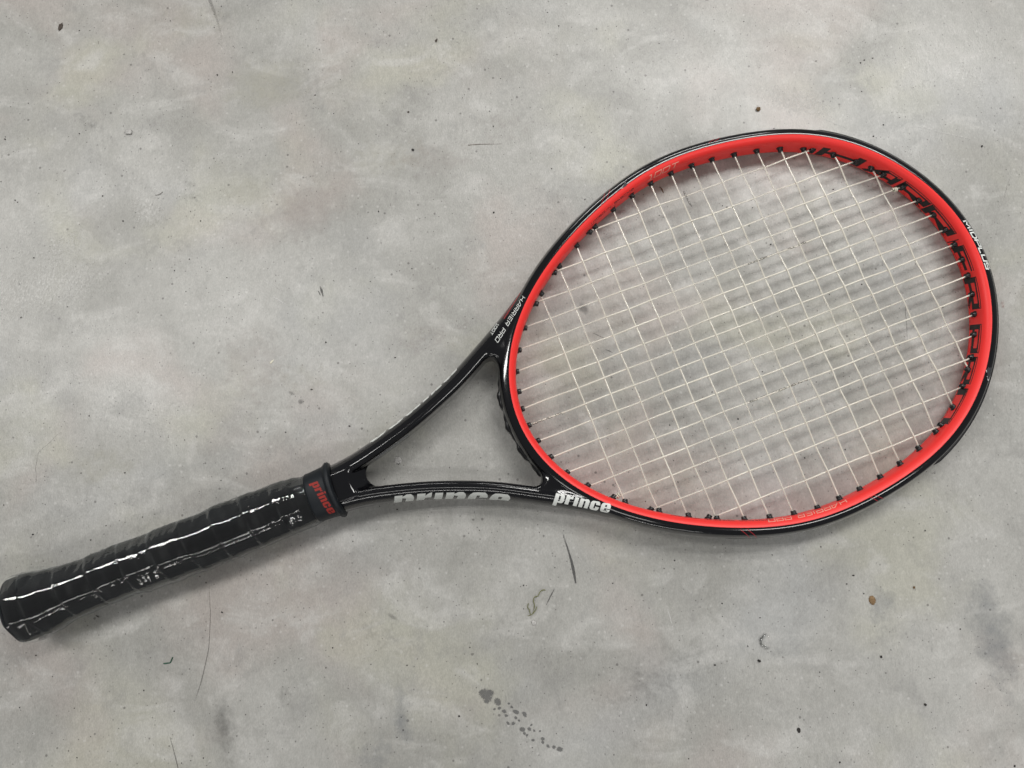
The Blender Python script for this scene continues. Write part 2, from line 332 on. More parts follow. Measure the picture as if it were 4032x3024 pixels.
def hoop_at(s):
    x = np.asarray(s) % HL
    idx = np.interp(x, HS, np.arange(NS + 1)); i0 = np.floor(idx).astype(int) % NS; i1 = (i0 + 1) % NS; f = (idx - np.floor(idx))[..., None]
    n = HN[i0] * (1 - f) + HN[i1] * f; t = HT[i0] * (1 - f) + HT[i1] * f
    return HB[i0] * (1 - f) + HB[i1] * f, t / np.linalg.norm(t, axis=-1)[..., None], n / np.linalg.norm(n, axis=-1)[..., None]
def hoop_s(u, v):
    return HS[int(np.argmin((HB[:, 0] - u) ** 2 + (HB[:, 1] - v) ** 2))]

racket = bpy.data.objects.new('tennis_racket', None); col.objects.link(racket)
racket.empty_display_size = 0.05
Mw = Matrix.Translation((0, 0, 0.015)) @ Matrix.Rotation(R(21.05), 4, 'Z') @ Matrix.Rotation(math.asin(4 / 340), 4, 'Y') @ Matrix.Translation((-0.340, 0, 0))
racket.matrix_world = Mw
tag(racket, 'black and red tennis racket with clear strings and plastic-wrapped black grip lying on concrete', 'tennis racket')

# ---- hoop: swept section, red inside the crest, black outside
SI = [(-4.70, 0), (-4.72, 2), (-4.70, 4), (-4.55, 5.8), (-4.15, 7.5), (-3.45, 8.8), (-2.5, 9.75), (-1.5, 10.36), (-.75, 10.66), (-.3, 10.78)]
SO = [(0, 10.84), (.3, 10.88), (.6, 10.90), (1.0, 10.88), (1.4, 10.82), (1.9, 10.71), (2.6, 10.49), (3.5, 10.13), (4.3, 9.70), (4.8, 9.30), (5.2, 8.6), (5.8, 7.5), (6.35, 6.2), (6.75, 4.8), (6.95, 3.4), (7.0, 1.6), (6.9, 1.15), (6.3, .9), (6.25, 0)]
half = SI + SO
sec = half + [(o, -z) for o, z in half[-2:0:-1]]
sec = np.array(sec); ns = len(sec)
V = np.concatenate([np.c_[HB + HN * o, np.full(NS, z)][:, None, :] for o, z in sec], axis=1).reshape(-1, 3)
F = [f[::-1] for f in grid_faces(NS, ns, True, True)]
ired = set(range(len(SI))) | set(range(ns - len(SI), ns))     # faces from section point j to j+1
mi = [1 if (j in ired) else 0 for i in range(NS) for j in range(ns)]
hoop = mk('hoop', V, F, [M_black, M_red], racket, True, mi)
bvh_hoop = BVHTree.FromPolygons([tuple(v) for v in V], F)

# ---- yoke: two arms, shaft and the fillets, one blended surface (signed distance field + surface nets)
AP = np.array([(185, 9.9), (200, 9.9), (215, 10.1), (232, 12.4), (244, 15.3), (260, 19.5), (274, 23.9), (288, 29), (304, 35.5), (315, 40.8), (331, 49.6), (353.4, 62), (372, 73.6), (386, 83.2), (398, 91.4), (412, 100.6), (430, 110.6)])
def resample(P, step):
    d = np.r_[0, np.cumsum(np.hypot(*np.diff(P, axis=0).T))]; t = np.arange(0, d[-1], step)
    # Catmull-Rom through P
    out = []
    for x in t:
        i = min(np.searchsorted(d, x, 'right') - 1, len(P) - 2); f = (x - d[i]) / (d[i + 1] - d[i])
        p0, p1, p2, p3 = P[max(i - 1, 0)], P[i], P[i + 1], P[min(i + 2, len(P) - 1)]
        out.append(.5 * ((2 * p1) + (-p0 + p2) * f + (2 * p0 - 5 * p1 + 4 * p2 - p3) * f * f + (-p0 + 3 * p1 - 3 * p2 + p3) * f ** 3))
    return np.array(out)
AC = resample(AP, 1.0)
ker = np.ones(15) / 15
for _ in range(2):
    for c in (0, 1): AC[7:-7, c] = np.convolve(AC[:, c], ker, 'valid')
def signed_off(P, C):
    """signed lateral offset (left of travel positive) of points P from polyline C"""
    best = np.full(len(P), 1e9); so = np.zeros(len(P))
    for a, b in zip(C[:-1], C[1:]):
        ab = b - a; L = np.linalg.norm(ab); t = ab / L
        rel = P - a; k = np.clip(rel @ t, 0, L); dv = rel - k[:, None] * t; d = np.hypot(dv[:, 0], dv[:, 1])
        sd = np.where(t[0] * rel[:, 1] - t[1] * rel[:, 0] >= 0, d, -d)
        m = d < best; best[m] = d[m]; so[m] = sd[m]
    return so
def smax(a, b, k):
    h = np.maximum(k - np.abs(a - b), 0) / k
    return np.maximum(a, b) + h * h * k * .25
def smin(a, b, k): return -smax(-a, -b, k)
def planar(P):
    """2-D quantities for points (u, v)"""
    q = np.c_[P[:, 0], np.abs(P[:, 1])]
    up_ = signed_off(q, AC)                                   # outer side positive (upper arm)
    q2 = np.c_[P[:, 0], -np.abs(P[:, 1])]
    lo_ = signed_off(q2, AC)                                  # the other arm seen from here
    Hc = HB[HB[:, 0] < 445]                                   # the throat half of the hoop, one open run
    oh = signed_off(P, Hc)                                    # clockwise travel: outward = left
    return up_, lo_, oh
def yoke(P, z, pl):
    up_, lo_, oh = pl
    u, v = P[:, 0], P[:, 1]; az = np.abs(z)
    tp = np.clip((u - 378) / 30, 0, 1); sh = tp * tp * (3 - 2 * tp)
    wd = 5.85 - 1.9 * sh; ht = 10.95 - .9 * sh
    def arm(o):
        f = smax(o - wd, -o - wd, .5)
        f = smax(f, (az - ht) * .978 + (o + 3.0) * .208, 1.2)
        f = smax(f, (az - ht) * .80 - (o + 3.0) * .60, 1.6)
        f = smax(f, .8 * o + .6 * az - 6.7, 3.0)
        return f
    dh = np.where(u < 243.5, np.hypot(u - 243.5, v), np.abs(v)) - 9.0          # distance to the rounded end of the throat hole
    fs = smax(smax(np.abs(v) - 9.2, az - 10.95, .6), (az - 10.75) * .70 + (10.0 - dh) * .71, 1.6)
    fs = np.maximum(fs, -dh)
    fh = smax(smax(oh - 6.75, .25 - oh, .4), (az - 10.55) * .978 + (oh - .3) * .208, 1.0)
    fh = smax(fh, (az + oh - 13.4) * .7071, 2.0)
    kk = 1.0 + 14.5 * np.exp(-((u - 341) ** 2 + (np.abs(v) - 42.5) ** 2) / (2 * 9.0 ** 2))
    f = np.minimum(arm(up_), arm(lo_))
    f = smin(f, fs, 1.2)
    f = smax(smin(f, fh, kk), az - 10.9, .5)
    f = np.maximum(f, .25 - oh)                               # never inside the red band
    return f
H_ = .75
us = np.arange(204, 420, H_); vs = np.arange(-112, 112.1, H_); zs = np.arange(-12.75, 12.8, H_)
UU, VV = np.meshgrid(us, vs, indexing='ij'); P2 = np.c_[UU.ravel(), VV.ravel()]
pl = planar(P2)
near = (np.minimum(np.abs(pl[0]), np.abs(pl[2])) < 18) | ((np.abs(P2[:, 1]) < 16) & (P2[:, 0] < 250))
field = np.full((len(us), len(vs), len(zs)), 5.0, np.float32)
fi = field.reshape(-1, len(zs))
for k, z in enumerate(zs):
    fi[near, k] = yoke(P2[near], np.full(near.sum(), z), [p[near] for p in pl])
def surface_nets(f):
    s = f < 0
    n0, n1, n2 = f.shape
    cnt = sum(s[a:n0 - 1 + a, b:n1 - 1 + b, c:n2 - 1 + c].astype(int) for a in (0, 1) for b in (0, 1) for c in (0, 1))
    cell = (cnt > 0) & (cnt < 8)
    ids = np.full(cell.shape, -1, int); ids[cell] = np.arange(cell.sum())
    I = np.argwhere(cell); acc = np.zeros((len(I), 3)); num = np.zeros(len(I))
    cn = [(a, b, c) for a in (0, 1) for b in (0, 1) for c in (0, 1)]
    for p in range(8):
        for q in range(p + 1, 8):
            d = np.abs(np.subtract(cn[p], cn[q]))
            if d.sum() != 1: continue
            fa = f[I[:, 0] + cn[p][0], I[:, 1] + cn[p][1], I[:, 2] + cn[p][2]]; fb = f[I[:, 0] + cn[q][0], I[:, 1] + cn[q][1], I[:, 2] + cn[q][2]]
            x = (fa < 0) != (fb < 0); t = np.where(x, fa / np.where(x, fa - fb, 1), 0)
            acc += np.where(x[:, None], np.array(cn[p]) + t[:, None] * (np.array(cn[q]) - np.array(cn[p])), 0); num += x
    V = I + acc / num[:, None]
    Fq = []
    for ax in range(3):
        a1, a2 = [(1, 2), (2, 0), (0, 1)][ax]
        lo = np.moveaxis(s, ax, 0); x = lo[:-1] != lo[1:]
        E = np.argwhere(x)
        full = np.zeros((len(E), 3), int); others = [i for i in range(3) if i != ax]
        full[:, ax] = E[:, 0]; full[:, others[0]] = E[:, 1]; full[:, others[1]] = E[:, 2]
        ok = (full[:, a1] > 0) & (full[:, a2] > 0) & (full[:, a1] < f.shape[a1] - 1) & (full[:, a2] < f.shape[a2] - 1)
        full = full[ok]
        def g(d1, d2):
            t = full.copy(); t[:, a1] -= d1; t[:, a2] -= d2
            return ids[t[:, 0], t[:, 1], t[:, 2]]
        q = np.c_[g(1, 1), g(0, 1), g(0, 0), g(1, 0)]
        flip = ~s[full[:, 0], full[:, 1], full[:, 2]]
        q[flip] = q[flip][:, ::-1]; Fq.append(q)
    return V, np.concatenate(Fq)
Vn, Fn = surface_nets(field)
Vy = np.c_[us[0] + Vn[:, 0] * H_, vs[0] + Vn[:, 1] * H_, zs[0] + Vn[:, 2] * H_]
for it in range(2):                                           # pull the net onto the true surface
    e = .05
    def ev(X): return yoke(X[:, :2], X[:, 2], planar(X[:, :2]))
    f0 = ev(Vy); G = np.c_[ev(Vy + [e, 0, 0]) - f0, ev(Vy + [0, e, 0]) - f0, ev(Vy + [0, 0, e]) - f0] / e
    Vy = Vy - np.clip(f0 / np.maximum((G ** 2).sum(1), .2), -.4, .4)[:, None] * G
throat = mk('throat', Vy, Fn, M_black, racket, True)
e = .45
Gn = np.c_[ev(Vy + [e, 0, 0]) - ev(Vy - [e, 0, 0]), ev(Vy + [0, e, 0]) - ev(Vy - [0, e, 0]), ev(Vy + [0, 0, e]) - ev(Vy - [0, 0, e])]
Gn /= np.maximum(np.linalg.norm(Gn, axis=1), 1e-6)[:, None]
throat.data.normals_split_custom_set_from_vertices([tuple(float(c) for c in g_) for g_ in Gn])
bvh_yoke = BVHTree.FromPolygons([tuple(v) for v in Vy], [tuple(int(i) for i in f) for f in Fn])

# ---- bumper guard at the tip and grommet strip on the bridge
def hoop_strip(name, s0, s1, prof, mat, wave=None, n=160):
    s = np.linspace(s0, s1, n); B, T, N = hoop_at(s)
    V = []
    for i in range(n):
        e = min(1, (s[i] - s0) / 6, (s1 - s[i]) / 6); e = max(0, e) ** .5
        k = wave(s[i]) if wave else 1.0
        for o, z in prof: 
            oo = 6.1 + (o - 6.1) * e * k
            V.append((*(B[i] + N[i] * oo), z * (.5 + .5 * e)))
    m = len(prof); Fs = [f[::-1] for f in grid_faces(n, m)] + [tuple(range(m)), tuple((n - 1) * m + k for k in range(m))[::-1]]
    return mk(name, V, Fs, mat, racket, True)
sa, sb = hoop_s(603.7, 114), hoop_s(580.9, -121)
bp = [(6.0, 6.4), (7.2, 6.3), (8.0, 5.4), (8.4, 3.6), (8.5, 1.6), (8.0, .9), (8.0, -.9), (8.5, -1.6), (8.4, -3.6), (8.0, -5.4), (7.2, -6.3), (6.0, -6.4)]
hoop_strip('bumper_guard', sa - HL, sb, bp, simple('matt_black_nylon', (0.008, 0.008, 0.009), 0.5, 0.4))
gp = [(6.0, 4.6), (7.6, 4.4), (8.6, 3.2), (8.8, 0), (8.6, -3.2), (7.6, -4.4), (6.0, -4.6)]
ga, gb = hoop_s(353.5, -38), hoop_s(347, 29)
if gb < ga: gb += HL
hoop_strip('grommet_strip', ga, gb, gp, M_plastic, lambda s: .80 + .30 * math.sin((s - ga) * 2 * math.pi / 17.5) + .12 * math.sin(s * .9))
# thin strips along both flanks
for side in (1, -1):
    a = hoop_s(437, 112 * side); b = hoop_s(575, 121 * side)
    s0, s1 = (a, b) if side > 0 else (b, a)
    if s1 < s0: s1 += HL
    hoop_strip('grommet_strip', s0, s1, [(6.0, 1.3), (7.15, 1.2), (7.3, 0), (7.15, -1.2), (6.0, -1.3)], M_plastic)

# ---- grip: eight-sided, flared at the butt, spiral tape under shrink film
GA = np.array([(1.4, 18.2), (2.2, 19.3), (3.8, 20.2), (7, 20.8), (10, 20.8), (15, 20.2), (20, 19.1), (26, 17.9), (33, 16.6), (42, 15.9), (60, 15.6), (85, 15.8), (112, 16.1), (140, 16.9), (160, 16.9), (180, 16.2), (190, 15.7), (196, 14.5), (203, 13.5)])
GB = np.array([(1.4, 16.9), (2.2, 17.8), (3.8, 18.5), (7, 18.9), (10, 18.8), (15, 18.1), (20, 17.1), (26, 16.0), (33, 15.1), (42, 14.5), (60, 14.2), (85, 14.2), (112, 14.4), (140, 14.8), (160, 14.8), (180, 14.3), (190, 13.9), (196, 12.8), (203, 12)])
def oct_section(n=128):
    """rounded octagon of half-width 1 x 1 as (v, z), uniform angle parameter"""
    ph = np.linspace(0, 2 * np.pi, n, endpoint=False)
    dirs = [k * np.pi / 4 for k in range(8)]
    p = 16.0
    sup = sum(np.maximum(np.cos(ph - d), 0) ** p for d in dirs) ** (1 / p)
    r = 1 / sup; r /= np.max(np.abs(r * np.cos(ph)))
    return np.c_[r * np.cos(ph), r * np.sin(ph)], ph
OS, OPH = oct_section()
def grip_surface(u, inflate, bulge=None, seam=0.0, twist=None):
    a = np.interp(u, GA[:, 0], GA[:, 1]); b = np.interp(u, GB[:, 0], GB[:, 1])
    fr = ((u - 3.3 * (OPH - np.pi / 2) / (np.pi) * 2.2 + 6) / 20.3) % 1.0
    sm = seam * (1 - fr) * np.clip(fr / .035, 0, 1)
    r = inflate + sm + (bulge if bulge is not None else 0)
    nv = OS / np.linalg.norm(OS, axis=1)[:, None]
    S_ = OS
    if twist is not None:                                     # facets of one turn sit slightly rotated
        ro = np.linalg.norm(OS, axis=1); k_ = np.interp((OPH + twist) % (2 * np.pi), np.r_[OPH, 2 * np.pi], np.r_[ro, ro[0]])
        S_ = nv * k_[:, None]
    return np.c_[np.full(len(OPH), u), S_[:, 0] * a + nv[:, 0] * r, S_[:, 1] * b + nv[:, 1] * r]
gu = np.concatenate([[1.4, 1.6, 2.0, 2.5, 3.0], np.arange(3.5, 197.6, .55)])
V = np.concatenate([grip_surface(u, -.3, None, .75 if u > 12 else .1) for u in gu])
n1 = len(OPH)
F = grid_faces(len(gu), n1) + [tuple(range(n1))[::-1], tuple((len(gu) - 1) * n1 + k for k in range(n1))]
F = [f[::-1] for f in F]
grip = mk('grip_tape', V, F, M_grip, racket, True)
# butt cap edge
cu = [-.2, .2, 1.1, 2.6, 3.8]
ci = [-3.0, -1.4, -.3, .35, .2]
V = np.concatenate([grip_surface(max(u, 1.4), i) * [0, 1, 1] + [u, 0, 0] for u, i in zip(cu, ci)])
F = [f[::-1] for f in grid_faces(len(cu), n1)] + [tuple(range(n1))]
mk('butt_cap', V, F, M_rubber, racket, True)
# film
def wob(u, ph):
    s = 0
    for k, (fu, fp, a, p0) in enumerate([(.31, 3, .10, .3), (.62, 5, .07, 1.9), (1.1, 2, .05, .7), (.17, 1, .16, 2.2), (1.7, 7, .035, 4.), (.9, 9, .05, 5.1)]):
        s = s + a * np.sin(fu * u + fp * ph + p0 + .8 * np.sin(.13 * u + k))
    return s
V = []
fu = np.arange(4.6, 198.8, .7)
wrap_r = [(random.uniform(.12, .42), random.uniform(0, 6.28), random.uniform(-.05, .05), random.uniform(-.13, .13)) for _ in range(20)]
haze = []
for u in fu:
    low = np.clip(-np.cos(OPH) - .15, 0, 1) * np.clip(.75 - np.sin(OPH), 0, 1)      # loose side: towards -v, under the edge
    loose = low * (1.7 + .9 * math.sin(u * .052 + 2.2) + .35 * math.sin(u * .33)) * (1 - math.exp(-(u - 2) / 14))
    lo2 = np.clip(np.cos(OPH) - .55, 0, 1) * (.5 + .5 * math.sin(u * .19)) * .9
    fr = ((u - 3.3 * (OPH - np.pi / 2) / np.pi * 2.2 + 6) / 20.3) % 1.0
    tent = .42 * (1 - fr) * np.clip(fr / .10, 0, 1)                                   # film bridges the tape steps
    turn = np.floor((u - 3.3 * (OPH - np.pi / 2) / np.pi * 2.2 + 6) / 20.3).astype(int) % 20
    ta = np.array([wrap_r[t][0] for t in turn]); tb = np.array([wrap_r[t][1] for t in turn]); tc_ = np.array([wrap_r[t][2] for t in turn])
    tilt = ta * np.cos(OPH - tb) * 1.1 + tc_ * 9 * (fr - .5)                          # every turn of tape sits a little differently
    crease = .08 * np.sin(u * 1.9 + 2.2 * np.sin(OPH * 2 + turn)) * np.clip(np.sin(u * .43 + OPH + turn * 1.7), 0, 1)
    seamline = np.clip(1 - np.abs(fr - .05) / .05, 0, 1) * (.45 + .4 * np.sin(u + OPH * 3)) + .5 * np.clip(1 - np.abs(fr - .52) / .03, 0, 1) * (np.sin(turn * 5.1) > 0)
    cloud = np.clip(np.sin(u * .21 + OPH * 2.0 + turn) * np.sin(u * .37 - OPH * 1.3) - .45, 0, 1) * .35
    haze.append(np.clip(seamline * .5 + cloud, 0, 1))
    V.append(grip_surface(u, .28, loose + lo2 + tent + tilt + crease + wob(u, OPH) * (.45 + .9 * np.clip(np.cos(OPH) - .2, 0, 1)) + .45, 0.0, np.array([wrap_r[t][3] for t in turn])))
V = np.concatenate(V)
film = mk('plastic_wrap', V, [f[::-1] for f in grid_faces(len(fu), n1)], M_film, racket, True)
at = film.data.attributes.new('haze', 'FLOAT', 'POINT'); at.data.foreach_set('value', np.concatenate(haze).astype(np.float32))
# loose film tab at the butt
tabp = []
for i in range(9):
    t = i / 8
    tabp.append([(16 + 15 * t, 20.5 - 1.5 * t - 2.2 * t * t, 3 + 1.5 * t), (16.5 + 15 * t, 23.6 - 4.4 * t - 1.2 * t * t, 1.0 + math.sin(3 * t))])
Vt = [p for q in tabp for p in q]
mk('film_tab', Vt, grid_faces(9, 2, False, False), M_film, film, True)
film.children[0].matrix_parent_inverse = Matrix.Identity(4)

# clear sticker edge standing off the inside of the upper arm
sv = []
for u_, v_ in ((243.5, 10.2), (250, 12.0), (257, 14.2), (264, 16.6), (269, 18.2)):
    sv += [(u_, v_, 3.0), (u_ + .4, v_ - 1.7, 2.2), (u_ + .7, v_ - 2.6, 1.6)]
mk('clear_sticker', sv, grid_faces(5, 3, False, False), M_film, racket, True)

# ---- rubber collar
cp = [(199.2, -.6), (199.6, .9), (200.6, 1.5), (204, 1.45), (208, 1.6), (212, 1.9), (213.2, 2.1), (213.7, 3.0), (214.8, 3.5), (216.2, 3.3), (216.9, 2.3), (217.1, .4), (217.1, -1.5)]
V = []
cp = [(u - 2.5, i) for u, i in cp]
for u, i in cp:
    a = 14.6 + i + .04 * (u - 196.5); b = 13.0 + i
    ph = OPH; e = 2.6
    c, s = np.cos(ph), np.sin(ph); r = (np.abs(c) ** e + np.abs(s) ** e) ** (-1 / e)
    V.append(np.c_[u + .5 * np.sin(3 * ph) * (1 if u > 210.5 else .3), a * r * c, b * r * s])
V = np.concatenate(V)
Fc = [f[::-1] for f in grid_faces(len(cp), n1)]
collar = mk('collar', V, Fc, M_rubber, racket, True)
bvh_col = BVHTree.FromPolygons([tuple(v) for v in V], Fc)

# ================================================================ STRINGS
MV = [104.7, 86.1, 70.2, 56.9, 44.0, 30.8, 17.7, 5.9]; MV = MV + [-v for v in MV[::-1]]
CU = [385.6, 404.2, 421.0, 437.7, 454.4, 470.4, 486.3, 502.5, 518.5, 533.7, 549.9, 566.0, 582.2, 597.8, 616.0, 637.0]
WALL = HB - HN * 4.7
def wall_hits(axis, val):
    """s-positions where the line u=val (axis 0) or v=val (axis 1) meets the inner wall"""
    d = WALL[:, axis] - val; r = []
    for i in range(NS):
        j = (i + 1) % NS
        if (d[i] < 0) != (d[j] < 0):
            f = d[i] / (d[i] - d[j]); r.append((WALL[i] * (1 - f) + WALL[j] * f, HN[i]))
    return r
SR = 0.57; AMP = 0.55
grom_spots = []
strings = []
def weave(axis, k, val, cross_vals, p0, p1):
    n = int(np.linalg.norm(p1 - p0) / 1.6) + 2
    P = np.linspace(p0, p1, n); run = P[:, 1 - axis]
    z = np.zeros(n); cv = np.array(cross_vals); sg = np.array([1 if (k + j) % 2 == 0 else -1 for j in range(len(cv))])
    if axis == 0: sg = -sg
    o = np.argsort(cv); cv, sg = cv[o], sg[o]
    ext = np.r_[cv[0] - 9, cv, cv[-1] + 9]; ez = np.r_[0, sg * AMP, 0]
    for i, x in enumerate(run):
        j = np.searchsorted(ext, x)
        if 0 < j < len(ext):
            f = (x - ext[j - 1]) / (ext[j] - ext[j - 1]); f = f * f * (3 - 2 * f) * .55 + f * .45; z[i] = ez[j - 1] * (1 - f) + ez[j] * f
    off = np.zeros(n)
    P3 = np.c_[P, z]
    P3[:, axis] += .18 * np.sin(run * .11 + k * 1.7)
    return P3
for k, v in enumerate(MV):
    h = wall_hits(1, v); h.sort(key=lambda t: t[0][0])
    (a, na), (b, nb) = h[0], h[-1]
    cv = [u for u in CU if a[0] + 2 < u < b[0] - 2]; kk = k + (CU.index(cv[0]) if cv else 0)
    P3 = weave(1, kk, v, cv, a, b)
    Vt, Ft = tube(P3, SR, 8); strings.append(mk('main_string', Vt, Ft, M_string, racket)); grom_spots += [(a, na, (b - a)), (b, nb, (a - b))]
for k, u in enumerate(CU):
    h = wall_hits(0, u); h.sort(key=lambda t: t[0][1])
    (a, na), (b, nb) = h[0], h[-1]
    mv = sorted(MV); cv = [v for v in mv if a[1] + 2 < v < b[1] - 2]
    # parity counted on the index of the main in MV
    idx = [MV.index(v) for v in cv]; kk = k + idx[0]; 
    P3 = weave(0, kk, u, cv, a, b)
    Vt, Ft = tube(P3, SR, 8); strings.append(mk('cross_string', Vt, Ft, M_string, racket)); grom_spots += [(a, na, (b - a)), (b, nb, (a - b))]

# ---- grommets: little flared nylon sleeves through the inner wall
gv, gf = [], []
gprof = [(-1.2, 2.45), (.12, 2.45), (.3, 2.3), (.4, 1.95), (1.6, 1.84), (2.25, 1.80), (2.6, 1.6), (2.7, 1.2), (2.6, .8), (2.1, .62)]
for x, r in gprof:
    for q in range(12):
        a = 2 * math.pi * q / 12; gv.append((x, r * math.cos(a), r * math.sin(a)))
gf = grid_faces(len(gprof), 12)
gproto = None
for p, nrm, d in grom_spots:
    d2 = d / np.linalg.norm(d); inn = -nrm * .62 + d2 * .38; inn /= np.linalg.norm(inn)
    ang = math.atan2(inn[1], inn[0])
    if gproto is None:
        gproto = mk('grommet', gv, [f[::-1] for f in gf], M_plastic, racket); o = gproto
    else:
        o = gproto.copy(); col.objects.link(o); o.parent = racket
    o.location = (p[0] * MM, p[1] * MM, random.uniform(-.1, .1) * MM); o.rotation_euler = (0, 0, ang)
    o.scale = (random.uniform(.85, 1.12), 1, 1)

# ---- two tie-off knots
M_knot = simple('pale_knot', (0.62, 0.60, 0.50), 0.25, 0.6)
def knot(name, u, v, ang):
    c, s = math.cos(ang), math.sin(ang); pts = []
    for i in range(60):
        t = i / 59 * 2 * math.pi * 2.6
        x = (i / 59 - .5) * 3.4; r = 1.15 + .25 * math.sin(t * 1.3)
        pts.append((u + x * c - r * math.sin(t) * s, v + x * s + r * math.sin(t) * c, r * math.cos(t)))
    Vt, Ft = tube(pts, .6, 8); mk(name, Vt, Ft, M_knot, racket)
hk = wall_hits(1, MV[3]); hk.sort(key=lambda t: t[0][0]); knot('knot', hk[-1][0][0] - 6.2, MV[3], 0)
hk = wall_hits(1, MV[13]); hk.sort(key=lambda t: t[0][0]); knot('knot', hk[0][0][0] + 4.0, MV[13] + .5, .4)

# ================================================================ PRINT (thin lettering laid on the painted surfaces)
G = {}
def gl(ch, w, *st): G[ch] = (w, st)
gl('H', 1.15, [(0, 0), (0, 1)], [(0, .5), (1, .5)], [(1, 0), (1, 1)])
gl('A', 1.2, [(0, 0), (.62, 1), (1, 1), (1, 0)], [(.36, .36), (1, .36)])
gl('R', 1.1, [(0, 0), (0, 1), (1, 1), (1, .45), (0, .45)], [(.45, .45), (1, 0)])
gl('I', .22, [(.5, 0), (.5, 1)])
gl('E', 1.0, [(1, 1), (0, 1), (0, 0), (1, 0)], [(0, .5), (.92, .5)])
gl('P', 1.1, [(0, 0), (0, 1), (1, 1), (1, .42), (0, .42)])
gl('O', 1.1, [(0, 0), (0, 1), (1, 1), (1, 0), (0, 0)])
gl('0', .95, [(0, 0), (0, 1), (1, 1), (1, 0), (0, 0)])
gl('1', .7, [(.15, 1), (.6, 1), (.6, 0)], [(0, 0), (1, 0)])
gl('T', 1.0, [(0, 1), (1, 1)], [(.5, 1), (.5, 0)])
gl('M', 1.25, [(0, 0), (0, 1), (.5, .35), (1, 1), (1, 0)])
gl('D', 1.0, [(0, 0), (0, 1), (.75, 1), (1, .75), (1, .25), (.75, 0), (0, 0)])
gl('L', .85, [(0, 1), (0, 0), (1, 0)])
gl('U', 1.0, [(0, 1), (0, 0), (1, 0), (1, 1)])
gl('S', 1.0, [(1, 1), (0, 1), (0, .5), (1, .5), (1, 0), (0, 0)])
gl('N', 1.05, [(0, 0), (0, 1), (1, 0), (1, 1)])
gl('G', 1.0, [(1, 1), (0, 1), (0, 0), (1, 0), (1, .5), (.5, .5)])
gl('B', 1.0, [(0, 0), (0, 1), (.9, 1), (.9, .55), (1, .45), (1, 0), (0, 0)], [(0, .5), (.9, .5)])
gl('C', .95, [(1, 1), (0, 1), (0, 0), (1, 0)])
gl('7', .9, [(0, 1), (1, 1), (.45, 0)])
gl('W', 1.3, [(0, 1), (.25, 0), (.5, .7), (.75, 0), (1, 1)])
gl('Q', 1.1, [(0, 0), (0, 1), (1, 1), (1, 0), (0, 0)], [(.6, .3), (1.05, -.1)])
gl('X', 1.0, [(0, 0), (1, 1)], [(0, 1), (.5, .5)], [(.5, .5), (1, 0)])
gl('Y', 1.0, [(0, 1), (.5, .5), (1, 1)], [(.5, .5), (.5, 0)])
gl('6', .95, [(1, 1), (0, 1), (0, 0), (1, 0), (1, .5), (0, .5)])
gl('4', .95, [(.2, 1), (0, .35), (1, .35)], [(.7, .8), (.7, 0)])
gl('5', .95, [(1, 1), (0, 1), (0, .5), (1, .5), (1, 0), (0, 0)])
gl('2', .95, [(0, 1), (1, 1), (1, .5), (0, .5), (0, 0), (1, 0)])
gl('3', .95, [(0, 1), (1, 1), (1, 0), (0, 0)], [(.2, .5), (1, .5)])
gl('.', .15, [(.5, 0), (.5, .15)])
gl(' ', .55)
def strip(pts, h, maxseg):
    """mitred band round a polyline, cut in short pieces -> list of quads (2-D)"""
    P = [np.array(p, float) for p in pts]; closed = np.allclose(P[0], P[-1]) and len(P) > 3
    if closed: P = P[:-1]
    n = len(P); Lf, Rt = [], []
    for i in range(n):
        a = P[i - 1] if (i > 0 or closed) else None; b = P[(i + 1) % n] if (i < n - 1 or closed) else None
        ns_ = []
        for p, q in ((a, P[i]), (P[i], b)):
            if p is None or q is None: continue
            t = (q - p) / np.linalg.norm(q - p); ns_.append(np.array([-t[1], t[0]]))
        m = sum(ns_); m = m / np.linalg.norm(m); k = h / max(.45, float(m @ ns_[0]))
        ext = np.zeros(2)
        Lf.append(P[i] + m * k); Rt.append(P[i] - m * k)
    quads = []
    for i in range(n if closed else n - 1):
        j = (i + 1) % n; L = np.linalg.norm(P[j] - P[i]); c = max(1, int(math.ceil(L / maxseg)))
        for q in range(c):
            f0, f1 = q / c, (q + 1) / c
            quads.append([Lf[i] * (1 - f0) + Lf[j] * f0, Rt[i] * (1 - f0) + Rt[j] * f0, Rt[i] * (1 - f1) + Rt[j] * f1, Lf[i] * (1 - f1) + Lf[j] * f1])
    return quads
def text_quads(txt, height, wscale=1.0, thick=.17, gap=.30, shear=0.0, maxseg=1.0, fit=None):
    x = 0; out = []
    for ch in txt:
        wd, sts = G[ch]; W = wd * wscale
        for li, st_ in enumerate(sts):
            for q in strip([(x + p[0] * W, p[1]) for p in st_], thick / 2, maxseg / height):
                out.append(([np.array([p[0] + shear * p[1], p[1]]) * height for p in q], li))
        x += W + gap
    tot = (x - gap) * height
    if fit:
        k = fit / tot; out = [([p * [k, 1] for p in q], li) for q, li in out]; tot = fit
    return out, tot
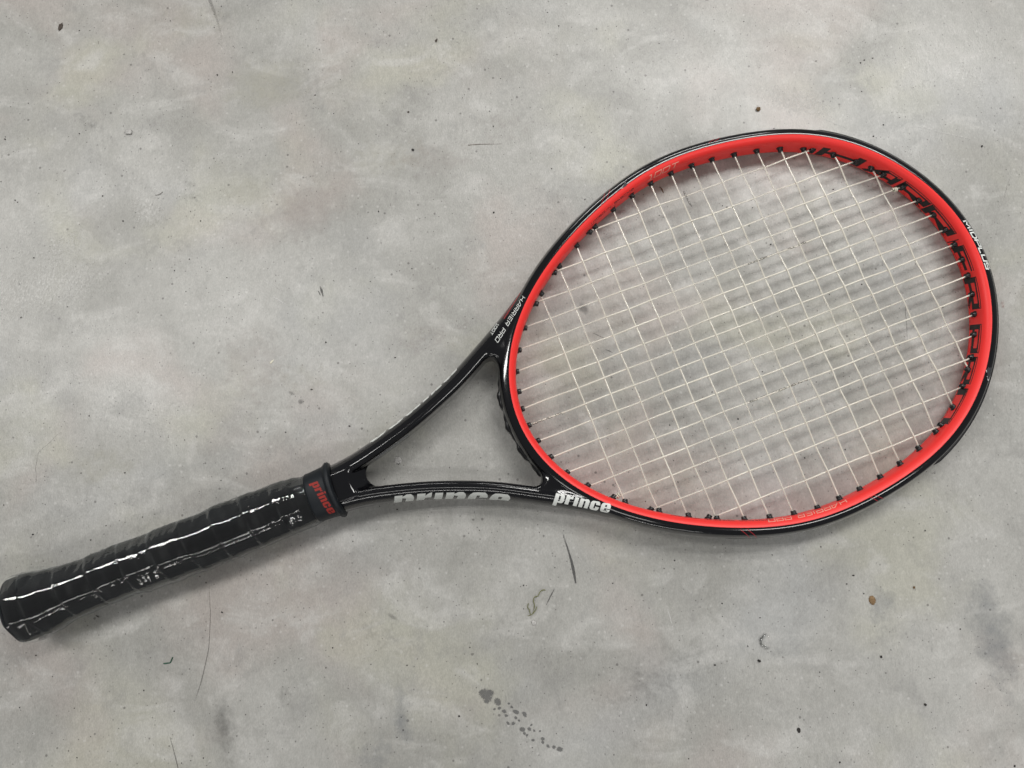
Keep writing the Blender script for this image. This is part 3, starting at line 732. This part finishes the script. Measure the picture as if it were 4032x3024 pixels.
HEAVY = {  # heavy lower-case letters: lists of polygons, x-height 10
 'p': (10.2, [[(0, -4), (4.1, -4), (4.1, 10), (0, 10)], [(4.1, 8.1), (6.1, 7.6), (6.1, 10.2), (4.1, 9.2)], [(4.1, .2), (6.1, -.2), (6.1, 2.2), (4.1, 1.8)], [(6.1, -.2), (8.4, 0), (9.7, 1), (10.2, 2.4), (10.2, 7.6), (9.7, 9.2), (8.4, 10.2), (6.1, 10.2)]]),
 'r': (7.6, [[(0, 0), (4.1, 0), (4.1, 10), (0, 10)], [(4.1, 6.4), (5.4, 6.8), (7.4, 6.7), (7.4, 10.3), (6.2, 10.1), (5, 9.5), (4.1, 8.6)]]),
 'i': (4.3, [[(0, 0), (4.1, 0), (4.1, 10), (0, 10)]]),
 'j': (4.3, [[(0, 0), (4.1, 0), (4.1, 10), (0, 10)], [(.2, 11.2), (3.9, 11.2), (4.1, 13.4), (.2, 13.4)]]),
 'n': (10.2, [[(0, 0), (4.1, 0), (4.1, 10), (0, 10)], [(4.1, 8.1), (6.1, 7.6), (6.1, 10.2), (4.1, 9.2)], [(6.1, 0), (10.2, 0), (10.2, 7.8), (9.7, 9.2), (8.4, 10.2), (6.1, 10.2)]]),
 'c': (9.8, [[(4.1, -.2), (4.1, 10.2), (1.7, 10), (.5, 9), (0, 7.6), (0, 2.4), (.5, 1), (1.7, 0)], [(4.1, 8.2), (5.7, 8.2), (5.7, 10.2), (4.1, 10.2)], [(4.1, -.2), (5.7, -.2), (5.7, 1.8), (4.1, 1.8)], [(5.7, 6.1), (9.8, 6.1), (9.8, 7.8), (9.3, 9.2), (8, 10.2), (5.7, 10.2)], [(5.7, -.2), (8, -.2), (9.3, .8), (9.8, 2.4), (9.8, 4), (5.7, 4)]]),
 'e': (10.0, [[(4.1, -.2), (4.1, 10.2), (1.7, 10), (.5, 9), (0, 7.6), (0, 2.4), (.5, 1), (1.7, 0)], [(4.1, 8.2), (5.9, 8.2), (5.9, 10.2), (4.1, 10.2)], [(4.1, -.2), (5.9, -.2), (5.9, 1.8), (4.1, 1.8)], [(4.1, 4.3), (5.9, 4.3), (5.9, 5.8), (4.1, 5.8)], [(5.9, 4.3), (10, 4.3), (10, 7.8), (9.4, 9.2), (8.1, 10.2), (5.9, 10.2)], [(5.9, -.2), (8.1, -.2), (9.4, .8), (10, 2), (10, 3.3), (5.9, 3.3)]]),
}
def heavy_polys(txt, xh, total, shear=.22, cut=1.2, gap=1.5):
    x = 0; polys = []
    for ch in txt:
        wd, ps = HEAVY[ch]
        for p in ps: polys.append(np.array([(x + q[0], q[1]) for q in p], float))
        x += wd + gap
    k = total / (x - gap)
    polys = [np.c_[p[:, 0] * k + shear * p[:, 1] * xh / 10, p[:, 1] * xh / 10] for p in polys]
    bm = bmesh.new()
    for p in polys:
        vs_ = [bm.verts.new((q[0], q[1], 0)) for q in p]; bm.faces.new(vs_)
    for ax in (0, 1):
        lo = min(p[:, ax].min() for p in polys); hi = max(p[:, ax].max() for p in polys)
        for c in np.arange(lo + cut * .7, hi, cut):
            pco = (c, 0, 0) if ax == 0 else (0, c, 0); pno = (1, 0, 0) if ax == 0 else (0, 1, 0)
            bmesh.ops.bisect_plane(bm, geom=bm.verts[:] + bm.edges[:] + bm.faces[:], plane_co=pco, plane_no=pno)
    out = [([np.array(v.co[:2]) for v in f.verts], 0) for f in bm.faces]
    bm.free(); return out
def lay(name, quads, ray, bvhs, mat, lift=.07, parent=racket):
    """ray(x, y) -> origin, direction; vertices land on the nearest hit of the given surfaces"""
    V, F = [], []
    for q, li in quads:
        pts = []
        for p in q:
            o, d = ray(p[0], p[1]); best = None
            for b in bvhs:
                loc, nrm, _, dist = b.ray_cast(Vector(o), Vector(d))
                if loc is not None and (best is None or dist < best[1]): best = (loc, dist, nrm)
            if best is None: pts = None; break
            nn = best[2] if best[2].dot(Vector(d)) < 0 else -best[2]
            pts.append(best[0] + nn * (lift + .02 * li))
        if pts is None: continue
        k = len(V); V += [tuple(p) for p in pts]; F.append(tuple(range(k, k + len(pts))))
    if not V: return None
    # face the print outwards
    o0, d0 = ray(*quads[0][0][0]); a, b, c = [Vector(V[i]) for i in F[0][:3]]
    if (b - a).cross(c - a).dot(Vector(d0)) > 0: F = [f[::-1] for f in F]
    return mk(name, V, F, mat, parent, smooth=False)
both = [bvh_hoop, bvh_yoke]
def ray_wall(s0, z0):
    def r(x, y):
        B, T, N = hoop_at(s0 + x); p = B - N * 16
        return (p[0], p[1], z0 + y), (N[0], N[1], 0)
    return r
def ray_chamfer(s0, o0, el=50):
    """from inside and above on to the shoulder of the hoop; y runs up the shoulder"""
    def r(x, y):
        B, T, N = hoop_at(s0 + x); c, s = math.cos(R(el)), math.sin(R(el))
        cx_, cz = B - N * 4.0, 8.2
        # a line perpendicular to the view direction through the shoulder
        p = cx_ + N * (o0 + y) * s; z = cz + (o0 + y) * c
        return (p[0] - N[0] * 12 * c, p[1] - N[1] * 12 * c, z + 12 * s), (N[0] * c, N[1] * c, -s)
    return r
def ray_top(s0, o0):
    def r(x, y):
        B, T, N = hoop_at(s0 + x); p = B + N * (o0 + y)
        return (p[0], p[1], 30), (0, 0, -1)
    return r
def ray_line(p0, d, w):
    p0, d, w_ = np.array(p0), np.array(d) / np.linalg.norm(d), np.array(w) / np.linalg.norm(w)
    def r(x, y):
        p = p0 + d * x + w_ * y
        return (p[0], p[1], 30), (0, 0, -1)
    return r
# (a) big letters round the inner wall of the tip: each letter set to its own stretch of the rim
letters = [('H', (605.8, 101.4), (628.5, 84.5)), ('A', (632.5, 81), (646.5, 63.5)), ('R', (648.5, 60.5), (660.2, 40.8)), ('R', (661.2, 38), (666.6, 16)), ('I', (667.4, 11.5), (668.0, 8.5)), ('E', (668.1, 4), (667.9, -16)), ('R', (667.5, -20.5), (662.0, -40.2)), ('P', (655.8, -51), (645.8, -68.1)), ('R', (643.5, -71), (631.5, -87)), ('O', (628, -90.5), (606.5, -106.5))]
big = []
s_first = hoop_s(607, 103) - HL
for ch, a, b in letters:
    s0 = hoop_s(a[0] + 2.5, a[1]); s1 = hoop_s(b[0] + 2.5, b[1])
    if s0 > HL / 2: s0 -= HL
    if s1 > HL / 2: s1 -= HL
    qs, tot = text_quads(ch, 11.8, 1.0, .235, .2, 0, 1.2, fit=None)
    k = (s1 - s0 - 2.2) / tot
    for q, li in qs: big.append(([np.array([p[0] * k + s0 + 1.1 + .18 * p[1], p[1]]) for p in q], li))
lay('lettering', big, ray_wall(0, -6.6), [bvh_hoop], M_ink, .06)
# (b) pale HARRIER PRO and 100T on the red shoulder
q, t = text_quads('HARRIER PRO', 3.4, 1.0, .13, .35, .25, 1.0, fit=54)
s0 = hoop_s(519.6, -129.5); lay('lettering', q, ray_chamfer(s0, -2.0), [bvh_hoop], M_pale, .06)
q, t = text_quads('100T', 3.7, 1.25, .13, .4, .3, 1.0, fit=24)
s0 = hoop_s(482, 126.3); lay('lettering', q, ray_chamfer(s0, -2.2), [bvh_hoop], M_pale, .06)
# (c) small black spec lines
q, t = text_quads('100SQ.IN. 645CM2', 1.5, 1.0, .22, .35, 0, 2.0, fit=40)
s0 = hoop_s(433, 110); lay('lettering', q, ray_chamfer(s0, -1.2), [bvh_hoop], M_ink, .06)
s0 = hoop_s(470, -124.5)
for txt, x, ln in (('UNSTRUNG BALANCE', 2, 22), ('STRING PATTERN', 27, 19), ('UNSTRUNG WEIGHT', 49, 20)):
    q, t = text_quads(txt, 1.0, 1.0, .22, .35, 0, 2.0, fit=ln)
    lay('lettering', q, ray_chamfer(s0 + x, -1.6), [bvh_hoop], M_ink, .06)
    q, t = text_quads('16 X 16', 1.0, 1.0, .22, .35, 0, 2.0, fit=ln * .45)
    lay('lettering', q, ray_chamfer(s0 + x + ln * .25, -3.6), [bvh_hoop], M_ink, .06)
q, t = text_quads('TOUR', 4.2, 1.0, .14, .35, .2, 1.0, fit=19)
s0 = hoop_s(349, -40); lay('lettering', q, ray_wall(s0, 1.5), [bvh_hoop], M_ink, .06)
# (d) MIDPLUS on the black outer face at the tip
q, t = text_quads('MIDPLUS', 3.3, 1.0, .24, .34, .15, 1.0, fit=35.5)
s0 = hoop_s(671, 17.2); lay('lettering', q, ray_top(s0, 1.0), [bvh_hoop], M_white, .07)
# (e) small HARRIER PRO / 100T on the upper arm, reading towards the handle
d = np.array([343.2 - 372.0, 53.6 - 76.3]); wv = np.array([-d[1], d[0]])
q, t = text_quads('HARRIER PRO', 2.5, 1.0, .14, .42, .3, 1.0, fit=35)
lay('lettering', q, ray_line((372.0, 75.7), d, wv), both, M_white, .08)
q, t = text_quads('100T', 1.9, 1.25, .2, .4, .3, 1.0, fit=9)
lay('lettering', q, ray_line((350.0, 65.3), d, wv), both, M_white, .08)
for of, th_ in ((0, .27), (-1.5, .12)):
    qs = [(q_, 0) for q_ in strip([(0, 0), (21.5, 0)], th_, 1.0)]
    lay('pinstripe', qs, ray_line((372.2 + of * .6, 79.0 - of * .8), d, wv), both, M_redline, .08)
# (f) white maker's name on the lower side, and the large one on both flanks
pr = heavy_polys('prince', 5.6, 36, .22, 1.0)
lay('lettering', pr, ray_line((341.9, -57.9), (376.0 - 341.9, -79.6 + 57.9), (.42, .9)), both, M_white, .10)
LO = np.array([(235, -20), (244.8, -22.3), (265.4, -28.1), (288, -35.8), (315.4, -47.5), (331, -56.5)])
def ray_flank(sign, x0, z0):
    dd = np.r_[0, np.cumsum(np.hypot(*np.diff(LO, axis=0).T))]
    def r(x, y):
        t = x0 + x; p = np.array([np.interp(t, dd, LO[:, 0]), np.interp(t, dd, LO[:, 1])])
        q_ = np.array([np.interp(t + 2, dd, LO[:, 0]), np.interp(t + 2, dd, LO[:, 1])]); tt = (q_ - p) / np.linalg.norm(q_ - p)
        nn = np.array([tt[1], -tt[0]]); o = p + nn * 12
        s_ = 1 if sign < 0 else -1
        return (o[0], o[1] * s_, y + z0), (-nn[0], -nn[1] * s_, 0)
    return r
fk = heavy_polys('prince', 11.0, 74, .25, 1.2)
lay('lettering', fk, ray_flank(-1, 9.5, -2.6), [bvh_yoke], M_grey, .08)
fk2 = [([np.array([76 - p[0], p[1]]) for p in q_], li) for q_, li in heavy_polys('prince', 10.5, 74, .25, 1.2)]
lay('lettering', fk2, ray_flank(1, 9.5, -5.0), [bvh_yoke], M_white, .08)
# (g) collar name
ck = heavy_polys('prjnce', 4.1, 22.5, .2, 1.0)
lay('lettering', ck, ray_line((202.4, 8.0), (4.0, -23.5), (1, .18)), [bvh_col], M_redprint, .07)
# (h) fine red pairs across the black band
for (a, b) in (((531.7, 131.1), (538.5, 133.6)), ((535.2, 130.6), (542, 132.8)), ((444.9, 115.5), (451.5, 123.6)), ((448.9, 116.6), (455.5, 124.5)), ((446.5, -117), (452.4, -126.5)), ((450.6, -118.3), (456.4, -127.5)), ((532.6, -127.8), (537.4, -133)), ((536, -128.3), (541.8, -133))):
    a = np.array(a); b = np.array(b); dd = b - a; L = np.linalg.norm(dd); nn = np.array([-dd[1], dd[0]])
    qs = [(q_, 0) for q_ in strip([(0, 0), (L, 0)], .16, .8)]
    lay('pinstripe', qs, ray_line(a, dd, nn), [bvh_hoop], M_redline, .08)
q, t = text_quads('100T', 3.2, 1.2, .16, .4, .2, 1.0, fit=19)
def ray_out(s0, z0):
    def r(x, y):
        B, T, N = hoop_at(s0 - x); p = B + N * 20
        return (p[0], p[1], z0 + y), (-N[0], -N[1], 0)
    return r
lay('lettering', q, ray_out(hoop_s(484, -127.5), 3.2), [bvh_hoop], M_grey, .07)
# (i) paint chips
def chip(s, o, rx, ry, ang):
    pts = []
    for i in range(18):
        a = 2 * math.pi * i / 18; k = 1 + .22 * math.sin(3 * a + s) + .1 * math.sin(7 * a)
        x, y = rx * k * math.cos(a), ry * k * math.sin(a); pts.append(np.array([x * math.cos(ang) - y * math.sin(ang), x * math.sin(ang) + y * math.cos(ang)]))
    inner = [([pts[i] * a_, pts[i] * b_, pts[(i + 1) % 18] * b_, pts[(i + 1) % 18] * a_], 0) for i in range(18) for a_, b_ in ((.02, .3), (.3, .6), (.6, .9))]
    rim = [([pts[i] * .9, pts[i] * (1.02 + .1 * math.sin(2.5 * i)), pts[(i + 1) % 18] * (1.02 + .1 * math.sin(2.5 * i + 2.5)), pts[(i + 1) % 18] * .9], 0) for i in range(18) if (i * 7 + int(s)) % 18 in (3, 10, 17, 6, 0, 13)]
    lay('paint_chip', inner, ray_top(s, o), [bvh_hoop], M_chip, .05)
    lay('paint_chip', rim, ray_top(s, o), [bvh_hoop], M_chipglint, .05)  # edge highlights painted as broken pale arcs
chip(hoop_s(466.2, 121.8), .7, 2.6, 1.1, .35)
chip(hoop_s(640.3, -81.6), 3.0, 4.3, 2.2, .1)
# (j) maker's print along three strings
def on_string(txt, u0, v0, u1, v1, h, flip=False):
    d_ = np.array([u1 - u0, v1 - v0]); L = np.linalg.norm(d_)
    q_, t_ = text_quads(txt, h, 1.2, .2, .4, 0, 1.0, fit=L)
    q2 = []
    for qq, li in q_:
        q2.append(([np.array([p[0], p[1] - h / 2]) for p in qq], li))
    e = d_ / L; nrm = np.array([-e[1], e[0]]) 
    V, F = [], []
    for qq, li in q2:
        k = len(V)
        for p in qq:
            lat = p[1]; zz = math.sqrt(max(SR * SR - min(abs(lat), .55) ** 2, .05)) + .12
            pt = np.array([u0, v0]) + e * p[0] + nrm * lat; V.append((pt[0], pt[1], zz))
        F.append(tuple(range(k, k + len(qq))))
    V2 = np.array(V); a, b, c = [Vector(V2[i]) for i in F[0][:3]]
    if (b - a).cross(c - a).z < 0: F = [f[::-1] for f in F]
    mk('lettering', V, F, M_ink, racket, smooth=False)
on_string('DUNLOP ICONIC ALL 17G', 526.7, MV[4] - .1, 570.4, MV[4] + .1, 1.05)
on_string('DUNLOP ICONIC ALL 17G', 531.5, MV[11], 489.2, MV[11], 1.05)
on_string('ICONIC ALL 17G', 347.6, MV[8], 368.5, MV[8], 1.05)
on_string('DUNLOP', 505.6, 108, 506.2, 96, 1.05)

for o in racket.children_recursive: o.matrix_parent_inverse = Matrix.Identity(4)

# ================================================================ LITTER ON THE FLOOR
def thing_mesh(name, V, F, mat, x, y, label, cat, rz=0, smooth=True):
    o = mk(name, V, F, mat, None, smooth); o.location = (x * MM, y * MM, 0); o.rotation_euler = (0, 0, R(rz))
    return tag(o, label, cat)
def lump(rx, ry, rz, seed, n=9, m=6, rough=.25):
    r = random.Random(seed); V = []
    for j in range(m + 1):
        la = -math.pi / 2 + math.pi * j / m
        for i in range(n):
            lo = 2 * math.pi * i / n; k = 1 + r.uniform(-rough, rough)
            V.append((rx * k * math.cos(la) * math.cos(lo), ry * k * math.cos(la) * math.sin(lo), max(.02, rz + rz * math.sin(la) * (1 + r.uniform(-rough, rough)))))
    return V, grid_faces(m + 1, n)
M_green = simple('green_fibre', (0.17, 0.175, 0.06), .6, .3)
M_green2 = simple('green_plastic', (0.015, 0.085, 0.05), .4, .4)
M_husk = simple('dry_husk', (0.25, 0.165, 0.09), .8, .2, var=.5, bscale=900, bump=.8)
M_brown = simple('brown_bit', (0.16, 0.10, 0.05), .8, .2, var=.5, bscale=1200)
M_dark = simple('dark_grit', (0.03, 0.028, 0.026), .7, .3, var=.4, bscale=2500)
M_leaf = simple('grey_brown_flake', (0.085, 0.07, 0.06), .8, .2, var=.5, bscale=1500)
M_pale_ = simple('pale_flake', (0.78, 0.75, 0.62), .6, .3)
M_stone = simple('pale_stone', (0.46, 0.45, 0.43), .4, .5, var=.5, bscale=1300, bump=.9)
# curled green thread
t1 = [(18.2, -111.1, .4), (16.5, -110.9, 1.0), (14.7, -112.1, 1.2), (13.3, -114.6, .9), (11.1, -115.3, 1.4), (10.3, -117.4, 1.1), (10.9, -120.5, .8), (10.7, -122.8, .5)]
t2 = [(12.5, -121.5, .5), (11.4, -124.2, .9), (9.0, -126.8, .4), (8.1, -125.9, 1.0), (7.6, -123.5, .7), (6.5, -122.2, .9), (7.0, -119.4, .5)]
def smooth3(P, step=.4):
    P = np.array(P, float); t = np.linspace(0, len(P) - 1, int((len(P) - 1) * 6)); out = []
    for x in t:
        i = min(int(x), len(P) - 2); f = x - i; p0, p1, p2, p3 = P[max(i - 1, 0)], P[i], P[i + 1], P[min(i + 2, len(P) - 1)]
        out.append(.5 * (2 * p1 + (p2 - p0) * f + (2 * p0 - 5 * p1 + 4 * p2 - p3) * f * f + (3 * p1 - p0 - 3 * p2 + p3) * f ** 3))
    return np.array(out)
org = np.array([11, -119, 0])
t3 = [(10.7, -122.8, .5), (10.2, -125.0, .7), (9.0, -126.8, .4), (6.5, -127.4, .3)]
Vt, Ft = merge([tube(smooth3(t1) - org, .26, 6), tube(smooth3(t2) - org, .22, 6), tube(smooth3(t3) - org, .14, 5)])
thing_mesh('thread', Vt, Ft, M_green, 11, -119, 'curled olive green thread lying on the concrete below the racket', 'thread')
Vt, Ft = tube(np.array([(-4.0, -.8, .4), (0, -.3, .4), (.4, 0, .4), (1.6, 3.2, .5)]), .38, 6)
thing_mesh('plastic_sliver', Vt, Ft, M_green2, -225.6, -156.4, 'short bent dark green sliver below the grip', 'sliver')
# brown husk with ribs
V = []
for j in range(13):
    t = j / 12; w_ = 2.1 * math.sin(math.pi * (.12 + .80 * t)) * (1 + .12 * math.sin(j * 2.3))
    for i in range(9):
        a = math.pi * i / 8; rid = 1 + .22 * (j % 2)
        V.append((w_ * math.cos(a) * rid, 3.0 - 6.0 * t, max(.02, 1.3 * math.sin(a) * rid * math.sin(math.pi * (.1 + .85 * t)))))
thing_mesh('seed_husk', V, grid_faces(13, 9, False, False), M_husk, 234, -117.8, 'brown ribbed seed husk on bare concrete right of the racket head', 'seed husk', 8)
for x, y, rx, ry, rz_, m_, sd, nm, lb, ct in (
    (175.4, 228.7, 1.7, 1.5, .9, M_brown, 3, 'crumb', 'brown crumb with ragged edge above the top of the racket head', 'crumb'),
    (262.2, -109.5, .75, .85, .5, M_brown, 4, 'crumb', 'tiny tan crumb up and to the right of the brown husk', 'crumb'),
    (-75.1, 196.6, .95, .95, .6, M_dark, 5, 'pebble', 'round black pebble alone on concrete above the throat', 'pebble'),
    (-79, 226, .7, .75, .3, M_leaf, 14, 'crumb', 'dull grey-green crumb just above the black pebble', 'crumb'),
    (180.8, -198.8, 1.2, 1.6, .4, M_dark, 6, 'grit_chip', 'dark ragged chip near the bottom edge below the head', 'chip'),
    (237.2, -153.4, .85, .75, .5, M_dark, 7, 'grit_chip', 'small jet black chip below the brown husk', 'chip'),
    (157.2, -156.0, 1.1, 1.0, .6, M_dark, 8, 'grit_chip', 'dark brown chip just below the clear plastic curl', 'chip'),
    (263.6, -183.2, .8, .9, .5, M_dark, 9, 'grit_chip', 'small black chip in the lower right corner area', 'chip'),
    (-59.6, 282.4, .8, 1.5, .4, M_leaf, 10, 'flake', 'grey flake standing on pale concrete near the top edge', 'flake'),
    (-336.4, 292.3, 1.4, 3.2, .5, M_leaf, 11, 'flake', 'dark elongated flake in the upper left corner', 'flake'),
    (-169.2, 41.7, .7, 2.0, .25, M_pale_, 12, 'flake', 'small creamy white flake above the grip collar', 'flake'),
    (-280.0, 209.9, 2.4, 2.6, .7, M_stone, 13, 'stone', 'pale knobbly stone set in the concrete on the left', 'stone'),
    (-80.9, -25.7, 2.7, 2.7, .12, M_stone, 16, 'stone', 'flat round pale stone showing inside the throat opening', 'stone'),
    (10.7, -131.9, 1.7, 1.9, .3, M_stone, 17, 'stone', 'small whitish stone just below the green thread', 'stone')):
    V, F = lump(rx, ry, rz_, sd, rough=.3 if m_ is not M_stone else .2)
    thing_mesh(nm, V, F, m_, x, y, lb, ct, {11: -18, 12: -40, 10: -20}.get(sd, random.uniform(0, 90)), smooth=m_ is M_stone)
Vt, Ft = tube(np.array([(-1.6, 2.2, .3), (-.2, .2, .5), (.9, -2.6, .3)]), [.15, .4, .12], 6)
thing_mesh('twig_bit', Vt, Ft, M_brown, 103.6, 167.2, 'thin brown twig bit lying inside the head below the top rim', 'twig')
Vt, Ft = tube(np.array([(-1.2, .6, .25), (.1, 0, .3), (1.3, -.6, .25)]), [.12, .28, .1], 6)
thing_mesh('grit_sliver', Vt, Ft, M_dark, -274.9, -127.6, 'tiny black sliver on concrete just below the wrapped grip', 'sliver')
Vt, Ft = tube(smooth3([(-2.6, -.9, .2), (-.8, -.7, .3), (1.2, .2, .3), (2.4, 1.6, .2)]), .16, 5)
thing_mesh('hair', Vt, Ft, M_leaf, -255, 163, 'short curved dark hair on concrete in the upper left', 'hair')
# clear plastic curl
M_clear = film_mat(); M_clear.name = 'clear_curl'
V = []
arc = [(R(100 + 170 * i / 22), 5.4 + .3 * math.sin(i)) for i in range(23)]
for a, r in arc:
    for z, k in ((.1, 1.0), (1.1, 1.06), (2.0, .9), (2.3, .72)): V.append((r * k * math.cos(a), r * k * .85 * math.sin(a), z))
o = thing_mesh('plastic_curl', V, grid_faces(23, 4, False, False), M_clear, 163.8, -143.5, 'clear curl of plastic film lying below the racket head', 'plastic film')
V, F = lump(.5, .45, .35, 40, 6, 4, .3)
# loose grit scattered over the floor, nobody could count it
parts = []
for i in range(760):
    x, y = random.uniform(-400, 400), random.uniform(-240, 330)
    s = abs(random.gauss(0, .17)) + .17
    v, f = lump(s * random.uniform(.7, 1.6), s, s * .5, 100 + i, 5, 3, .3)
    a = random.uniform(0, 6.28); ca, sa_ = math.cos(a), math.sin(a)
    parts.append(([(x + p[0] * ca - p[1] * sa_, y + p[0] * sa_ + p[1] * ca, p[2]) for p in v], f))
V, F = merge(parts)
tag(mk('grit', V, F, M_dark, None, False), 'fine dark grit scattered over the concrete floor', 'grit', 'stuff')
